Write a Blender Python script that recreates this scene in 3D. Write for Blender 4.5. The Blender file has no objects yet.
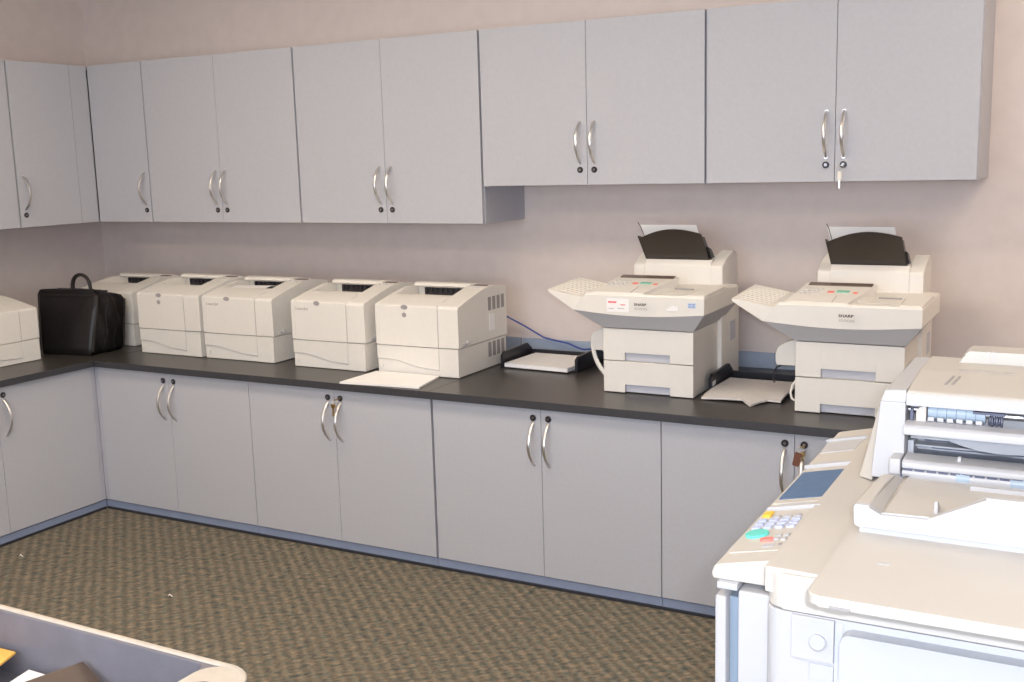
import bpy, bmesh, math, random
from mathutils import Vector, Matrix

random.seed(7)
SC = bpy.context.scene
COL = SC.collection
PI = math.pi

# ------------------------------------------------------------------ materials
def nmat(name, col, rough=0.5, metal=0.0, noise=0.0, nscale=60.0, bump=0.0, bscale=200.0, spec=0.5, coat=0.0, alpha=1.0, trans=0.0):
    m = bpy.data.materials.new(name); m.use_nodes = True
    nt = m.node_tree; b = nt.nodes['Principled BSDF']
    b.inputs['Base Color'].default_value = (*col, 1)
    b.inputs['Roughness'].default_value = rough
    b.inputs['Metallic'].default_value = metal
    b.inputs['Specular IOR Level'].default_value = spec
    b.inputs['Coat Weight'].default_value = coat
    b.inputs['Alpha'].default_value = alpha
    b.inputs['Transmission Weight'].default_value = trans
    tc = nt.nodes.new('ShaderNodeTexCoord')
    if noise:
        n = nt.nodes.new('ShaderNodeTexNoise'); n.inputs['Scale'].default_value = nscale; n.inputs['Detail'].default_value = 6
        nt.links.new(tc.outputs['Object'], n.inputs['Vector'])
        r = nt.nodes.new('ShaderNodeMapRange'); r.inputs[1].default_value = .3; r.inputs[2].default_value = .7
        r.inputs[3].default_value = 1 - noise; r.inputs[4].default_value = 1 + noise
        nt.links.new(n.outputs['Fac'], r.inputs[0])
        mx = nt.nodes.new('ShaderNodeMix'); mx.data_type = 'RGBA'; mx.blend_type = 'MULTIPLY'; mx.inputs[0].default_value = 1
        mx.inputs[6].default_value = (*col, 1)
        nt.links.new(r.outputs[0], mx.inputs[7]); nt.links.new(mx.outputs[2], b.inputs['Base Color'])
    if bump:
        n2 = nt.nodes.new('ShaderNodeTexNoise'); n2.inputs['Scale'].default_value = bscale; n2.inputs['Detail'].default_value = 4
        nt.links.new(tc.outputs['Object'], n2.inputs['Vector'])
        bp = nt.nodes.new('ShaderNodeBump'); bp.inputs['Strength'].default_value = bump; bp.inputs['Distance'].default_value = .002
        nt.links.new(n2.outputs['Fac'], bp.inputs['Height']); nt.links.new(bp.outputs[0], b.inputs['Normal'])
    return m

M = {}
M['laminate'] = nmat('grey_laminate', (.468, .476, .525), .55, noise=.025, nscale=90, bump=.03, bscale=300, spec=.3)
M['carcass'] = nmat('grey_laminate_edge', (.43, .44, .50), .6, noise=.02)
M['kick'] = nmat('blue_grey_vinyl', (.25, .30, .43), .5, noise=.04, nscale=20)
M['wall'] = nmat('taupe_wall_paint', (.70, .62, .595), .8, noise=.03, nscale=14, bump=.12, bscale=420, spec=.2)
M['ceiling'] = nmat('ceiling_tile', (.75, .73, .69), .9, bump=.2, bscale=150)
M['counter'] = nmat('dark_worktop', (.044, .040, .038), .33, noise=.25, nscale=240, spec=.5)
M['edgeband'] = nmat('charcoal_edge_band', (.040, .040, .048), .5, noise=.1, nscale=60)
M['shadowstrip'] = nmat('dark_navy_shadow_strip', (.02, .022, .032), .6)  # near-black colour stands in for shade at the cabinet foot
M['splash'] = nmat('blue_grey_splash', (.37, .43, .55), .45, noise=.03)
M['chrome'] = nmat('brushed_chrome', (.74, .73, .73), .32, 1.0)
M['lock'] = nmat('dark_lock_metal', (.035, .033, .04), .3, .4)
M['lockface'] = nmat('lock_face_metal', (.30, .28, .28), .3, 1.0)
M['brass'] = nmat('brass_key', (.55, .38, .16), .35, 1.0)
M['steelkey'] = nmat('nickel_key', (.7, .66, .6), .3, 1.0)
M['tagbrown'] = nmat('brown_key_tag', (.16, .06, .035), .5)
M['tagwhite'] = nmat('white_key_tag', (.75, .72, .66), .5)
M['printer'] = nmat('cream_printer_plastic', (.74, .715, .68), .48, noise=.015, nscale=40, bump=.05, bscale=500)
M['printer2'] = nmat('pale_drawer_plastic', (.72, .70, .67), .5, noise=.015, nscale=40)
M['badge'] = nmat('grey_badge', (.33, .31, .33), .4)
M['ink'] = nmat('pale_grey_ink', (.36, .34, .34), .6)
M['inkdark'] = nmat('dark_grey_ink', (.10, .09, .10), .6)
M['slot'] = nmat('black_slot_plastic', (.018, .016, .022), .5)
M['display'] = nmat('brown_display', (.13, .09, .075), .25)
M['vent'] = nmat('shaded_vent_grey', (.30, .285, .29), .6)
M['mfp'] = nmat('warm_white_machine_plastic', (.75, .725, .69), .45, noise=.012, nscale=30)
M['mfpgrey'] = nmat('cool_grey_machine_plastic', (.58, .57, .59), .5)
M['recess'] = nmat('lavender_grip_plastic', (.52, .53, .60), .5)
M['smoke'] = nmat('smoked_hopper_plastic', (.032, .024, .020), .25, spec=.6, alpha=.93)
M['paper'] = nmat('white_paper', (.86, .85, .86), .7, noise=.01, nscale=20)
M['papergrey'] = nmat('printed_paper', (.66, .63, .62), .75, noise=.05, nscale=70)
M['tray'] = nmat('black_tray_plastic', (.014, .013, .018), .35)
M['cable'] = nmat('blue_cable', (.05, .09, .36), .45)
M['leather'] = nmat('black_leather', (.010, .0085, .0095), .36, noise=.3, nscale=50, bump=.5, bscale=70, spec=.35)
M['leatherhandle'] = nmat('worn_black_handle_leather', (.016, .013, .012), .5, bump=.4, bscale=120)
M['copier'] = nmat('white_copier_plastic', (.49, .49, .515), .42, noise=.008, nscale=30)
M['copierwarm'] = nmat('warm_white_copier_plastic', (.54, .51, .475), .45, noise=.008, nscale=30)
M['copiergrey'] = nmat('pale_grey_copier_plastic', (.48, .49, .53), .45)
M['copierdark'] = nmat('dark_blue_grey_mechanism', (.10, .11, .17), .4)
M['roller'] = nmat('translucent_blue_roller', (.36, .44, .54), .25)
M['film'] = nmat('grey_guide_film', (.33, .35, .40), .2, alpha=.9)
M['gap'] = nmat('blue_shadow_gap', (.22, .28, .36), .6)
M['lcd'] = nmat('blue_lcd', (.055, .13, .27), .3, noise=.08, nscale=60)
M['yellow'] = nmat('yellow_key', (.85, .55, .06), .45)
M['keyblue'] = nmat('pale_blue_key', (.50, .56, .78), .45)
M['green'] = nmat('turquoise_key', (.12, .62, .55), .4)
M['red'] = nmat('coral_key', (.80, .22, .19), .45)
M['teal'] = nmat('teal_key', (.20, .50, .40), .45)
M['stickred'] = nmat('red_print', (.75, .16, .2), .6)
M['stickblue'] = nmat('blue_print', (.22, .33, .62), .6)
M['stickpale'] = nmat('pale_blue_sticker', (.62, .68, .80), .5)
M['cart'] = nmat('lavender_grey_cart_plastic', (.155, .15, .18), .5, noise=.1, nscale=18, bump=.2, bscale=160)
M['cartrim'] = nmat('worn_cream_cart_rim', (.50, .45, .40), .55, noise=.06, nscale=40)
M['folderorange'] = nmat('orange_folder', (.80, .45, .10), .6)
M['folderbrown'] = nmat('brown_folder', (.075, .05, .04), .55)
M['rubber'] = nmat('black_rubber', (.02, .02, .02), .6)
M['lamphouse'] = nmat('white_lamp_housing', (.8, .8, .78), .5)

def emit_mat(name, col, strength):
    m = bpy.data.materials.new(name); m.use_nodes = True
    nt = m.node_tree; nt.nodes.clear()
    e = nt.nodes.new('ShaderNodeEmission'); e.inputs[0].default_value = (*col, 1); e.inputs[1].default_value = strength
    o = nt.nodes.new('ShaderNodeOutputMaterial'); nt.links.new(e.outputs[0], o.inputs[0])
    return m
LAMP = emit_mat('warm_fluorescent_diffuser', (1.0, .83, .63), 11.3)

def carpet_mat():
    m = bpy.data.materials.new('ribbed_loop_carpet'); m.use_nodes = True
    nt = m.node_tree; b = nt.nodes['Principled BSDF']; L = nt.links.new
    b.inputs['Roughness'].default_value = .95; b.inputs['Specular IOR Level'].default_value = .1
    tc = nt.nodes.new('ShaderNodeTexCoord')
    mp = nt.nodes.new('ShaderNodeMapping'); mp.inputs['Rotation'].default_value = (0, 0, math.radians(-48))
    L(tc.outputs['Object'], mp.inputs['Vector'])
    def noise(scale, detail=3, vec=None):
        n = nt.nodes.new('ShaderNodeTexNoise'); n.inputs['Scale'].default_value = scale; n.inputs['Detail'].default_value = detail
        L(vec or mp.outputs[0], n.inputs['Vector']); return n
    # ribs run along the rotated x axis; wave varies along rotated y
    w = nt.nodes.new('ShaderNodeTexWave'); w.wave_type = 'BANDS'; w.bands_direction = 'X'; w.wave_profile = 'SIN'
    w.inputs['Scale'].default_value = 8.2; w.inputs['Distortion'].default_value = 2.4
    w.inputs['Detail'].default_value = 2; w.inputs['Detail Scale'].default_value = 6.0
    L(mp.outputs[0], w.inputs['Vector'])
    # short slanted tufts across every rib
    mp2 = nt.nodes.new('ShaderNodeMapping'); mp2.inputs['Rotation'].default_value = (0, 0, math.radians(28)); mp2.inputs['Scale'].default_value = (1, 2.6, 1)
    L(mp.outputs[0], mp2.inputs['Vector'])
    tuft = noise(27, 3, mp2.outputs[0])
    speck = noise(40, 3)
    big = noise(2.0, 2)
    ramp = nt.nodes.new('ShaderNodeValToRGB')
    e = ramp.color_ramp.elements
    e[0].position = .34; e[0].color = (.085, .098, .10, 1)
    e[1].position = .68; e[1].color = (.46, .34, .235, 1)
    x = ramp.color_ramp.elements.new(.44); x.color = (.215, .195, .150, 1)
    x = ramp.color_ramp.elements.new(.56); x.color = (.27, .23, .168, 1)
    L(tuft.outputs['Fac'], ramp.inputs[0])
    ramp2 = nt.nodes.new('ShaderNodeValToRGB'); e = ramp2.color_ramp.elements
    e[0].position = .36; e[0].color = (.12, .17, .17, 1); e[1].position = .66; e[1].color = (.39, .30, .23, 1)
    L(speck.outputs['Fac'], ramp2.inputs[0])
    mx = nt.nodes.new('ShaderNodeMix'); mx.data_type = 'RGBA'; mx.inputs[0].default_value = .4
    L(ramp.outputs[0], mx.inputs[6]); L(ramp2.outputs[0], mx.inputs[7])
    mr = nt.nodes.new('ShaderNodeMapRange'); mr.inputs[3].default_value = .58; mr.inputs[4].default_value = .82
    L(w.outputs['Fac'], mr.inputs[0])
    m2 = nt.nodes.new('ShaderNodeMix'); m2.data_type = 'RGBA'; m2.blend_type = 'MULTIPLY'; m2.inputs[0].default_value = 1
    L(mx.outputs[2], m2.inputs[6]); L(mr.outputs[0], m2.inputs[7]); L(m2.outputs[2], b.inputs['Base Color'])
    ad = nt.nodes.new('ShaderNodeMath'); ad.operation = 'MULTIPLY_ADD'; ad.inputs[1].default_value = .7
    L(tuft.outputs['Fac'], ad.inputs[0]); L(w.outputs['Fac'], ad.inputs[2])
    bp = nt.nodes.new('ShaderNodeBump'); bp.inputs['Strength'].default_value = .6; bp.inputs['Distance'].default_value = .008
    L(ad.outputs[0], bp.inputs['Height']); L(bp.outputs[0], b.inputs['Normal'])
    return m
M['carpet'] = carpet_mat()

# ------------------------------------------------------------------ mesh helpers
class MB:
    def __init__(s): s.bm = bmesh.new()
    def _merge(s, t):
        me = bpy.data.meshes.new('tmp'); bmesh.ops.recalc_face_normals(t, faces=t.faces[:]); t.to_mesh(me); t.free()
        s.bm.from_mesh(me); bpy.data.meshes.remove(me); return s
    def _bev(s, t, b, seg):
        if b: bmesh.ops.bevel(t, geom=t.edges[:], offset=b, segments=seg, affect='EDGES', profile=.5, clamp_overlap=True)
        return s._merge(t)
    def hexa(s, p, b=0, seg=2):
        """p: four bottom points then four top points, same order."""
        t = bmesh.new(); v = [t.verts.new(q) for q in p]
        for f in ((0, 3, 2, 1), (4, 5, 6, 7), (0, 1, 5, 4), (1, 2, 6, 5), (2, 3, 7, 6), (3, 0, 4, 7)): t.faces.new([v[i] for i in f])
        return s._bev(t, b, seg)
    def box(s, x0, x1, y0, y1, z0, z1, b=0, seg=2):
        return s.hexa([(x0, y0, z0), (x1, y0, z0), (x1, y1, z0), (x0, y1, z0), (x0, y0, z1), (x1, y0, z1), (x1, y1, z1), (x0, y1, z1)], b, seg)
    def prism(s, pts, axis, a, c, b=0, seg=2):
        t = bmesh.new()
        def P(u, w, k): return {'x': (k, u, w), 'y': (u, k, w), 'z': (u, w, k)}[axis]
        A = [t.verts.new(P(u, w, a)) for u, w in pts]; B = [t.verts.new(P(u, w, c)) for u, w in pts]
        t.faces.new(A); t.faces.new(B[::-1]); n = len(pts)
        for i in range(n): t.faces.new([A[i], A[(i + 1) % n], B[(i + 1) % n], B[i]])
        return s._bev(t, b, seg)
    def loft(s, rings, cap=True, bottom=True):
        t = bmesh.new(); R = [[t.verts.new(p) for p in r] for r in rings]; n = len(rings[0])
        for a, b in zip(R, R[1:]):
            for i in range(n): t.faces.new([a[i], a[(i + 1) % n], b[(i + 1) % n], b[i]])
        if cap: t.faces.new(R[-1])
        if cap and bottom: t.faces.new(R[0][::-1])
        return s._merge(t)
    def tube(s, path, r, n=10, flat=1.0, closed=False):
        P = [Vector(p) for p in path]; N = len(P)
        rs = r if isinstance(r, (list, tuple)) else [r] * N
        rings = []; up = None
        for i in range(N):
            a = P[(i - 1) % N] if (closed or i > 0) else P[i]; b = P[(i + 1) % N] if (closed or i < N - 1) else P[i]
            t = (b - a).normalized()
            if up is None: up = Vector((0, 0, 1)) if abs(t.z) < .9 else Vector((1, 0, 0))
            side = t.cross(up).normalized(); up = side.cross(t).normalized()
            rings.append([P[i] + rs[i] * (math.cos(2 * PI * k / n) * side + flat * math.sin(2 * PI * k / n) * up) for k in range(n)])
        if closed: return s.loft(rings + [rings[0]], False)
        return s.loft(rings)
    def cyl(s, p0, p1, r, n=20): return s.tube([p0, p1], r, n)
    def ball(s, c, r, sc=(1, 1, 1)):
        t = bmesh.new(); bmesh.ops.create_uvsphere(t, u_segments=16, v_segments=10, radius=r)
        for v in t.verts: v.co = Vector((v.co.x * sc[0], v.co.y * sc[1], v.co.z * sc[2])) + Vector(c)
        return s._merge(t)
    def sheet(s, fn, nu, nv, th):
        """a thin curved sheet: fn(u, v) gives a point, th its thickness"""
        t = bmesh.new()
        A = [[t.verts.new(fn(i / nu, j / nv)) for j in range(nv + 1)] for i in range(nu + 1)]
        B = [[t.verts.new(Vector(fn(i / nu, j / nv)) - Vector((0, 0, th))) for j in range(nv + 1)] for i in range(nu + 1)]
        for i in range(nu):
            for j in range(nv):
                t.faces.new([A[i][j], A[i + 1][j], A[i + 1][j + 1], A[i][j + 1]]); t.faces.new([B[i][j + 1], B[i + 1][j + 1], B[i + 1][j], B[i][j]])
        for i in range(nu):
            t.faces.new([A[i][0], B[i][0], B[i + 1][0], A[i + 1][0]]); t.faces.new([A[i + 1][nv], B[i + 1][nv], B[i][nv], A[i][nv]])
        for j in range(nv):
            t.faces.new([A[0][j + 1], B[0][j + 1], B[0][j], A[0][j]]); t.faces.new([A[nu][j], B[nu][j], B[nu][j + 1], A[nu][j + 1]])
        return s._merge(t)
    def shift(s, d):
        for v in s.bm.verts: v.co += Vector(d)
        return s
    def xform(s, mat):
        bmesh.ops.transform(s.bm, matrix=mat, verts=s.bm.verts[:]); return s

def obj(name, mb, mat, parent=None, loc=(0, 0, 0), smooth=32):
    me = bpy.data.meshes.new(name); mb.bm.to_mesh(me); mb.bm.free()
    me.materials.append(M[mat] if isinstance(mat, str) else mat)
    if smooth:
        for p in me.polygons: p.use_smooth = True
        me.set_sharp_from_angle(angle=math.radians(smooth))
    o = bpy.data.objects.new(name, me); COL.objects.link(o); o.location = loc
    if smooth:
        wn = o.modifiers.new('weighted_normals', 'WEIGHTED_NORMAL'); wn.keep_sharp = True; wn.weight = 50
    if parent: o.parent = parent
    return o

def tag(o, label, cat, group=None):
    o['label'] = label; o['category'] = cat
    if group: o['group'] = group
    return o
def thing(name, label, cat, loc=(0, 0, 0), rz=0, group=None):
    o = bpy.data.objects.new(name, None); COL.objects.link(o); o.empty_display_size = .05
    o.location = loc; o.rotation_euler = (0, 0, rz); return tag(o, label, cat, group)
def struct(o): o['kind'] = 'structure'; return o
def tree(o):
    return [o] + [d for c in list(o.children) for d in tree(c)]
def dup(root, loc, rz, label, group=None, scale=(1, 1, 1), skip=()):
    def rec(o, par):
        c = o.copy(); COL.objects.link(c); c.parent = par
        for ch in KIDS.get(o, []):
            if ch.name.split('.')[0] in skip: continue
            rec(ch, c)
        return c
    KIDS = {}
    for o in bpy.data.objects:
        if o.parent: KIDS.setdefault(o.parent, []).append(o)
    r = rec(root, None); r.location = loc; r.rotation_euler = (0, 0, rz); r.scale = scale; r['label'] = label
    if group: r['group'] = group
    return r

def lettering(name, txt, size, mat, parent, loc, rot=(PI / 2, 0, 0), squeeze=1.0, bold=0.0):
    cu = bpy.data.curves.new(name, 'FONT'); cu.body = txt; cu.size = size; cu.extrude = .0004; cu.offset = bold
    cu.resolution_u = 2
    tmp = bpy.data.objects.new('tmp_text', cu); COL.objects.link(tmp)
    dg = bpy.context.evaluated_depsgraph_get(); dg.update()
    me = bpy.data.meshes.new_from_object(tmp.evaluated_get(dg))
    bpy.data.objects.remove(tmp); bpy.data.curves.remove(cu)
    for v in me.vertices: v.co.x *= squeeze
    me.materials.clear(); me.materials.append(M[mat]); me.name = name
    o = bpy.data.objects.new(name, me); COL.objects.link(o); o.parent = parent; o.location = loc; o.rotation_euler = rot
    return o

def rrect(x0, x1, y0, y1, r, n=5):
    out = []
    for cx, cy, a0 in ((x1 - r, y1 - r, 0), (x0 + r, y1 - r, PI / 2), (x0 + r, y0 + r, PI), (x1 - r, y0 + r, 1.5 * PI)):
        for k in range(n + 1):
            a = a0 + PI / 2 * k / n; out.append((cx + r * math.cos(a), cy + r * math.sin(a)))
    return out

# ------------------------------------------------------------------ room shell
XL, YB = -.87, .863          # left wall and back wall planes
XR, YF, ZC = 5.6, -4.7, 2.72
struct(obj('floor', MB().box(XL - .1, XR + .1, YF - .1, YB + .1, -.1, 0), 'carpet', smooth=0))
struct(obj('wall_back', MB().box(XL - .1, XR + .1, YB, YB + .1, 0, ZC), 'wall', smooth=0))
struct(obj('wall_left', MB().box(XL - .1, XL, YF, YB, 0, ZC), 'wall', smooth=0))
struct(obj('wall_right', MB().box(XR, XR + .1, YF, YB, 0, ZC), 'wall', smooth=0))
WX0, WX1, WZ0, WZ1 = 1.6, 5.0, .85, 2.35      # unseen window behind the camera, added for cool frontal fill
wf = MB().box(XL - .1, WX0, YF - .1, YF, 0, ZC).box(WX1, XR + .1, YF - .1, YF, 0, ZC).box(WX0, WX1, YF - .1, YF, 0, WZ0).box(WX0, WX1, YF - .1, YF, WZ1, ZC)
struct(obj('wall_front', wf, 'wall', smooth=0))
wn = MB()
for a, b, c, d in ((WX0, WX1, WZ0, WZ0 + .05), (WX0, WX1, WZ1 - .05, WZ1), (WX0, WX0 + .05, WZ0 + .05, WZ1 - .05), (WX1 - .05, WX1, WZ0 + .05, WZ1 - .05), ((WX0 + WX1) / 2 - .025, (WX0 + WX1) / 2 + .025, WZ0 + .05, WZ1 - .05)):
    wn.box(a + .001, b - .001, YF - .07, YF - .02, c + .001, d - .001, .004)
struct(obj('fill_window_1', wn, 'lamphouse'))
struct(obj('ceiling', MB().box(XL - .1, XR + .1, YF - .1, YB + .1, ZC, ZC + .1), 'ceiling', smooth=0))

def troffer(x, y, label):
    t = thing('ceiling_light', label, 'ceiling light', (x, y, ZC), 0, 'ceiling lights above the room')
    h = MB(); a, b = .60, .30
    h.box(-a, a, -b, -b + .025, -.03, -.001, .003); h.box(-a, a, b - .025, b, -.03, -.001, .003)
    h.box(-a, -a + .025, -b + .025, b - .025, -.03, -.001, .003); h.box(a - .025, a, -b + .025, b - .025, -.03, -.001, .003)
    obj('frame', h, 'lamphouse', t)
    obj('diffuser', MB().box(-a + .026, a - .026, -b + .026, b - .026, -.018, -.012), LAMP, t)
for x, y, w in ((.85, -1.05, 'nearest the left wall and the wall cupboards'), (2.35, -1.05, 'above the middle of the counter run'), (4.75, -.05, 'above the back wall right of the cupboards'),
                (.6, -3.0, 'nearest the left wall, behind the cart'), (2.4, -3.0, 'above the utility cart'), (4.5, -3.9, 'above where the photographer stands')):
    troffer(x, y, 'flat white ceiling light panel ' + w)

# ------------------------------------------------------------------ cupboards
def door_local(mb_w, z0, z1):
    """door slab in local frame: x 0..w, outer face at y=0, thickness back to +y"""
    return MB().box(.0009, mb_w - .0009, 0, .018, z0, z1, .0010)
def handle_mb(x, z0, z1):
    pts = []; n = 14
    for i in range(n + 1):
        t = i / n; s = math.sin(PI * t) ** .8
        pts.append((x, -.002 - .042 * s, z0 + (z1 - z0) * t))
    rs = [.0066 - .0014 * abs(2 * i / n - 1) for i in range(n + 1)]
    mb = MB().tube(pts, rs, 10, .8)
    for z in (z0, z1): mb.cyl((x, .001, z), (x, -.003, z), .0062, 14)
    return mb
def make_door(root, x, w, z0, z1, hx, lower, M0):
    """hinged door with handle and lock. M0 places the run's local frame in the root."""
    d = obj('door', door_local(w, z0, z1).shift((x, 0, 0)).xform(M0), 'laminate', root)
    if hx is not None:
        if lower: lz, h0, h1 = z1 - .036, z1 - .212, z1 - .056
        else: lz, h0, h1 = z0 + .058, z0 + .085, z0 + .24
        obj('handle', handle_mb(hx, h0, h1).xform(M0), 'chrome', d)
        lk = MB().tube([(hx, .001, lz), (hx, -.004, lz), (hx, -.0055, lz)], [.0118, .0118, .0095], 22)
        l = obj('lock', lk.xform(M0), 'lock', d)
        f = MB().tube([(hx, -.005, lz), (hx, -.0068, lz)], [.0058, .0052], 16).box(hx - .0012, hx + .0012, -.0072, -.006, lz - .0042, lz + .0042)
        obj('keyhole', f.xform(M0), 'lockface', l)
    return d
def rotm(face):
    # 'back': front face looks to -y.  'left': front face looks to +x, local x runs along +y
    return Matrix.Identity(4) if face == 'back' else Matrix.Rotation(PI / 2, 4, 'Z')

ZDB, ZDT, ZWT = .045, .684, .713
def base_unit(label, loc, face, x0, x1, depth, doors, x_open=(0, 0)):
    """x0..x1 carcass span in local x; doors: list of (xa, xb, handle_x)"""
    r = thing('base_cabinet', label, 'cabinet', loc, 0, 'grey base cabinets under the worktop')
    m = rotm(face); c = MB()
    c.box(x0 + .0005, x0 + .018, .0195, depth, .04, ZDT)
    c.box(x1 - .018, x1 - .0005, .0195, depth, .04, ZDT)
    c.box(x0 + .018, x1 - .018, .0195, depth, .04, .058)
    c.box(x0 + .018, x1 - .018, .0195, .1, ZDT - .02, ZDT)
    c.box(x0 + .018, x1 - .018, depth - .012, depth, .058, ZDT)
    c.box((x0 + x1) / 2 - .009, (x0 + x1) / 2 + .009, .021, .08, .058, ZDT - .02)
    obj('carcass', c.xform(m), 'carcass', r)
    obj('toe_kick', MB().box(x0 + x_open[0], x1 - .0006 + x_open[1], .008, .024, 0, .0395, .001).xform(m), 'kick', r)
    obj('shadow_strip', MB().box(x0 + (.002 if x_open[0] < 0 else 0), x1 - .0006 + (x_open[1] - .010 if x_open[1] > 0 else 0), -.003, .0075, 0, .009, .001).xform(m), 'shadowstrip', r)  # dark strip painted in as the shadow line below the kick
    for a, b, h in doors: make_door(r, a, b - a, ZDB, ZDT - .002, h, True, m)
    return r

DB = .862
LH = .031
U = base_unit('grey base cabinet in the room corner on the back wall, below two cream printers', (0, 0, 0), 'back', .002, .9265, DB, [(.0215, .4645, .4645 - LH), (.4645, .9265, .4645 + LH)], (-.0098, 0))
obj('filler', MB().box(-.0026, .0205, .001, .018, ZDB, ZDT - .002, .001), 'carcass', U)
base_unit('grey base cabinet below the white paper stack, brass keys hanging in its right door', (0, 0, 0), 'back', .9275, 1.8405, DB, [(.928, 1.3775, 1.3775 - LH), (1.3775, 1.8375, 1.3775 + LH)])
base_unit('grey base cabinet below the letter tray and left fax copier', (0, 0, 0), 'back', 1.8415, 2.7685, DB, [(1.846, 2.3085, 2.3085 - LH), (2.3085, 2.768, 2.3085 + LH)])
base_unit('grey base cabinet half hidden by the white photocopier, keys hanging in its lock', (0, 0, 0), 'back', 2.7695, 3.69, DB, [(2.7695, 3.2235, 3.2235 - LH), (3.2235, 3.6875, 3.2235 + LH)])
U = base_unit('grey base cabinet of the left-wall run, at a right angle to the corner cabinet', (0, 0, 0), 'left', -1.04, -.0225, -XL - .001, [(-1.04, -.515, -.515 - LH), (-.515, -.0225, -.515 + LH)], (0, .0285))
obj('filler', MB().box(-.0215, .0005, .003, .018, ZDB, ZDT - .002, .001).xform(rotm('left')), 'carcass', U)

# rear corner of the worktop is carried by the left run; worktops are separate slabs
WT = [0, 0, 0]
WT[0] = tag(obj('worktop', MB().box(XL + .001, .0245, -1.045, YB - .001, ZDT + .0005, ZWT, .002), 'counter'), 'dark worktop section along the left wall under the black bag', 'worktop', 'dark laminate worktop sections')
WT[1] = tag(obj('worktop', MB().box(.0265, 1.841, -.0245, YB - .001, ZDT + .0005, ZWT, .002), 'counter'), 'dark worktop section along the back wall carrying four cream printers in a row', 'worktop', 'dark laminate worktop sections')
WT[2] = tag(obj('worktop', MB().box(1.8414, 3.70, -.0245, YB - .001, ZDT + .0005, ZWT, .002), 'counter'), 'dark worktop section carrying the two fax copiers and both letter trays', 'worktop', 'dark laminate worktop sections')
obj('edge_band', MB().box(.0246, .0262, -1.045, -.0262, ZDT + .0005, ZWT - .0005, .0005), 'edgeband', WT[0])
obj('edge_band', MB().box(.0265, 1.841, -.0262, -.0246, ZDT + .0005, ZWT - .0005, .0005), 'edgeband', WT[1])
obj('edge_band', MB().box(1.8414, 3.70, -.0262, -.0246, ZDT + .0005, ZWT - .0005, .0005), 'edgeband', WT[2])
for n, (a, b) in enumerate(((XL + .014, 1.779), (1.788, 3.70))):
    struct(obj('trim_%d' % (n + 1), MB().box(a, b, YB - .014, YB - .0015, ZWT + .0005, .777, .0015), 'splash'))
struct(obj('trim_3', MB().box(XL + .001, XL + .0135, -1.045, YB - .002, ZWT + .0005, .777, .0015), 'splash'))

ZT = 2.084
def wall_unit(label, face, x0, x1, y0, depth, z0, doors, group='grey wall cupboards', fillers=()):
    r = thing('wall_cabinet', label, 'cabinet', (0, 0, z0), 0, group)
    m = rotm(face); c = MB(); H = ZT - z0; y1 = y0 + depth
    yy = y0 + .0195
    c.box(x0 + .0005, x0 + .018, yy, y1, 0, H, .0008); c.box(x1 - .018, x1 - .0005, yy, y1, 0, H, .0008)
    c.box(x0 + .018, x1 - .018, yy, y1, H - .018, H); c.box(x0 + .018, x1 - .018, yy, y1, .004, .022)
    c.box(x0 + .018, x1 - .018, y1 - .01, y1, .022, H - .018)
    obj('carcass', c.xform(m), 'carcass', r)
    for a, b in fillers: obj('filler', MB().box(a, b, y0 + .002, y0 + .018, .002, H - .001, .001).xform(m), 'laminate', r)
    T = Matrix.Translation((0, y0, 0))
    for a, b, h in doors:
        d = make_door(r, a, b - a, .0025, H, h, False, m @ T)
    return r
YU = .495; DU = YB - .0015 - YU
ZL, ZS = 1.309, 1.462
wall_unit('narrow tall grey wall cupboard with one door, on the back wall in the corner', 'back', XL + .002, -.0755, YU, DU, ZL, [(-.4285, -.0775, -.0775 - .03)], fillers=((-.449, -.4295),))
wall_unit('tall grey wall cupboard with two doors, just right of the one-door corner cupboard', 'back', -.0745, .8575, YU, DU, ZL, [(-.0725, .389, .389 - .03), (.389, .8545, .389 + .03)])
wall_unit('tall grey wall cupboard whose right side shows beside the shorter cupboards', 'back', .8585, 1.8095, YU, DU, ZL, [(.862, 1.330, 1.330 - .03), (1.330, 1.8065, 1.330 + .03)])
wall_unit('shorter grey wall cupboard above the letter tray and left fax copier', 'back', 1.8105, 2.7585, YU, DU, ZS, [(1.8145, 2.282, 2.282 - .03), (2.282, 2.7545, 2.282 + .03)])
wall_unit('shorter grey wall cupboard at the end of the row, key tag hanging from its lock', 'back', 2.7595, 3.684, YU, DU, ZS, [(2.762, 3.223, 3.223 - .03), (3.223, 3.6815, 3.223 + .03)])
wall_unit('tall grey wall cupboard on the left wall with one door next to the corner', 'left', .034, YU + .0, .451, -XL - .453, ZL, [(.037, .388, .037 + .03)], fillers=((.3895, .4945),))
wall_unit('tall grey left-wall cupboard cut by the photo edge, beyond the corner one', 'left', -.898, .033, .451, -XL - .453, ZL, [(-.896, -.43, -.43 - .03), (-.43, .030, -.43 + .03)])

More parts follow.
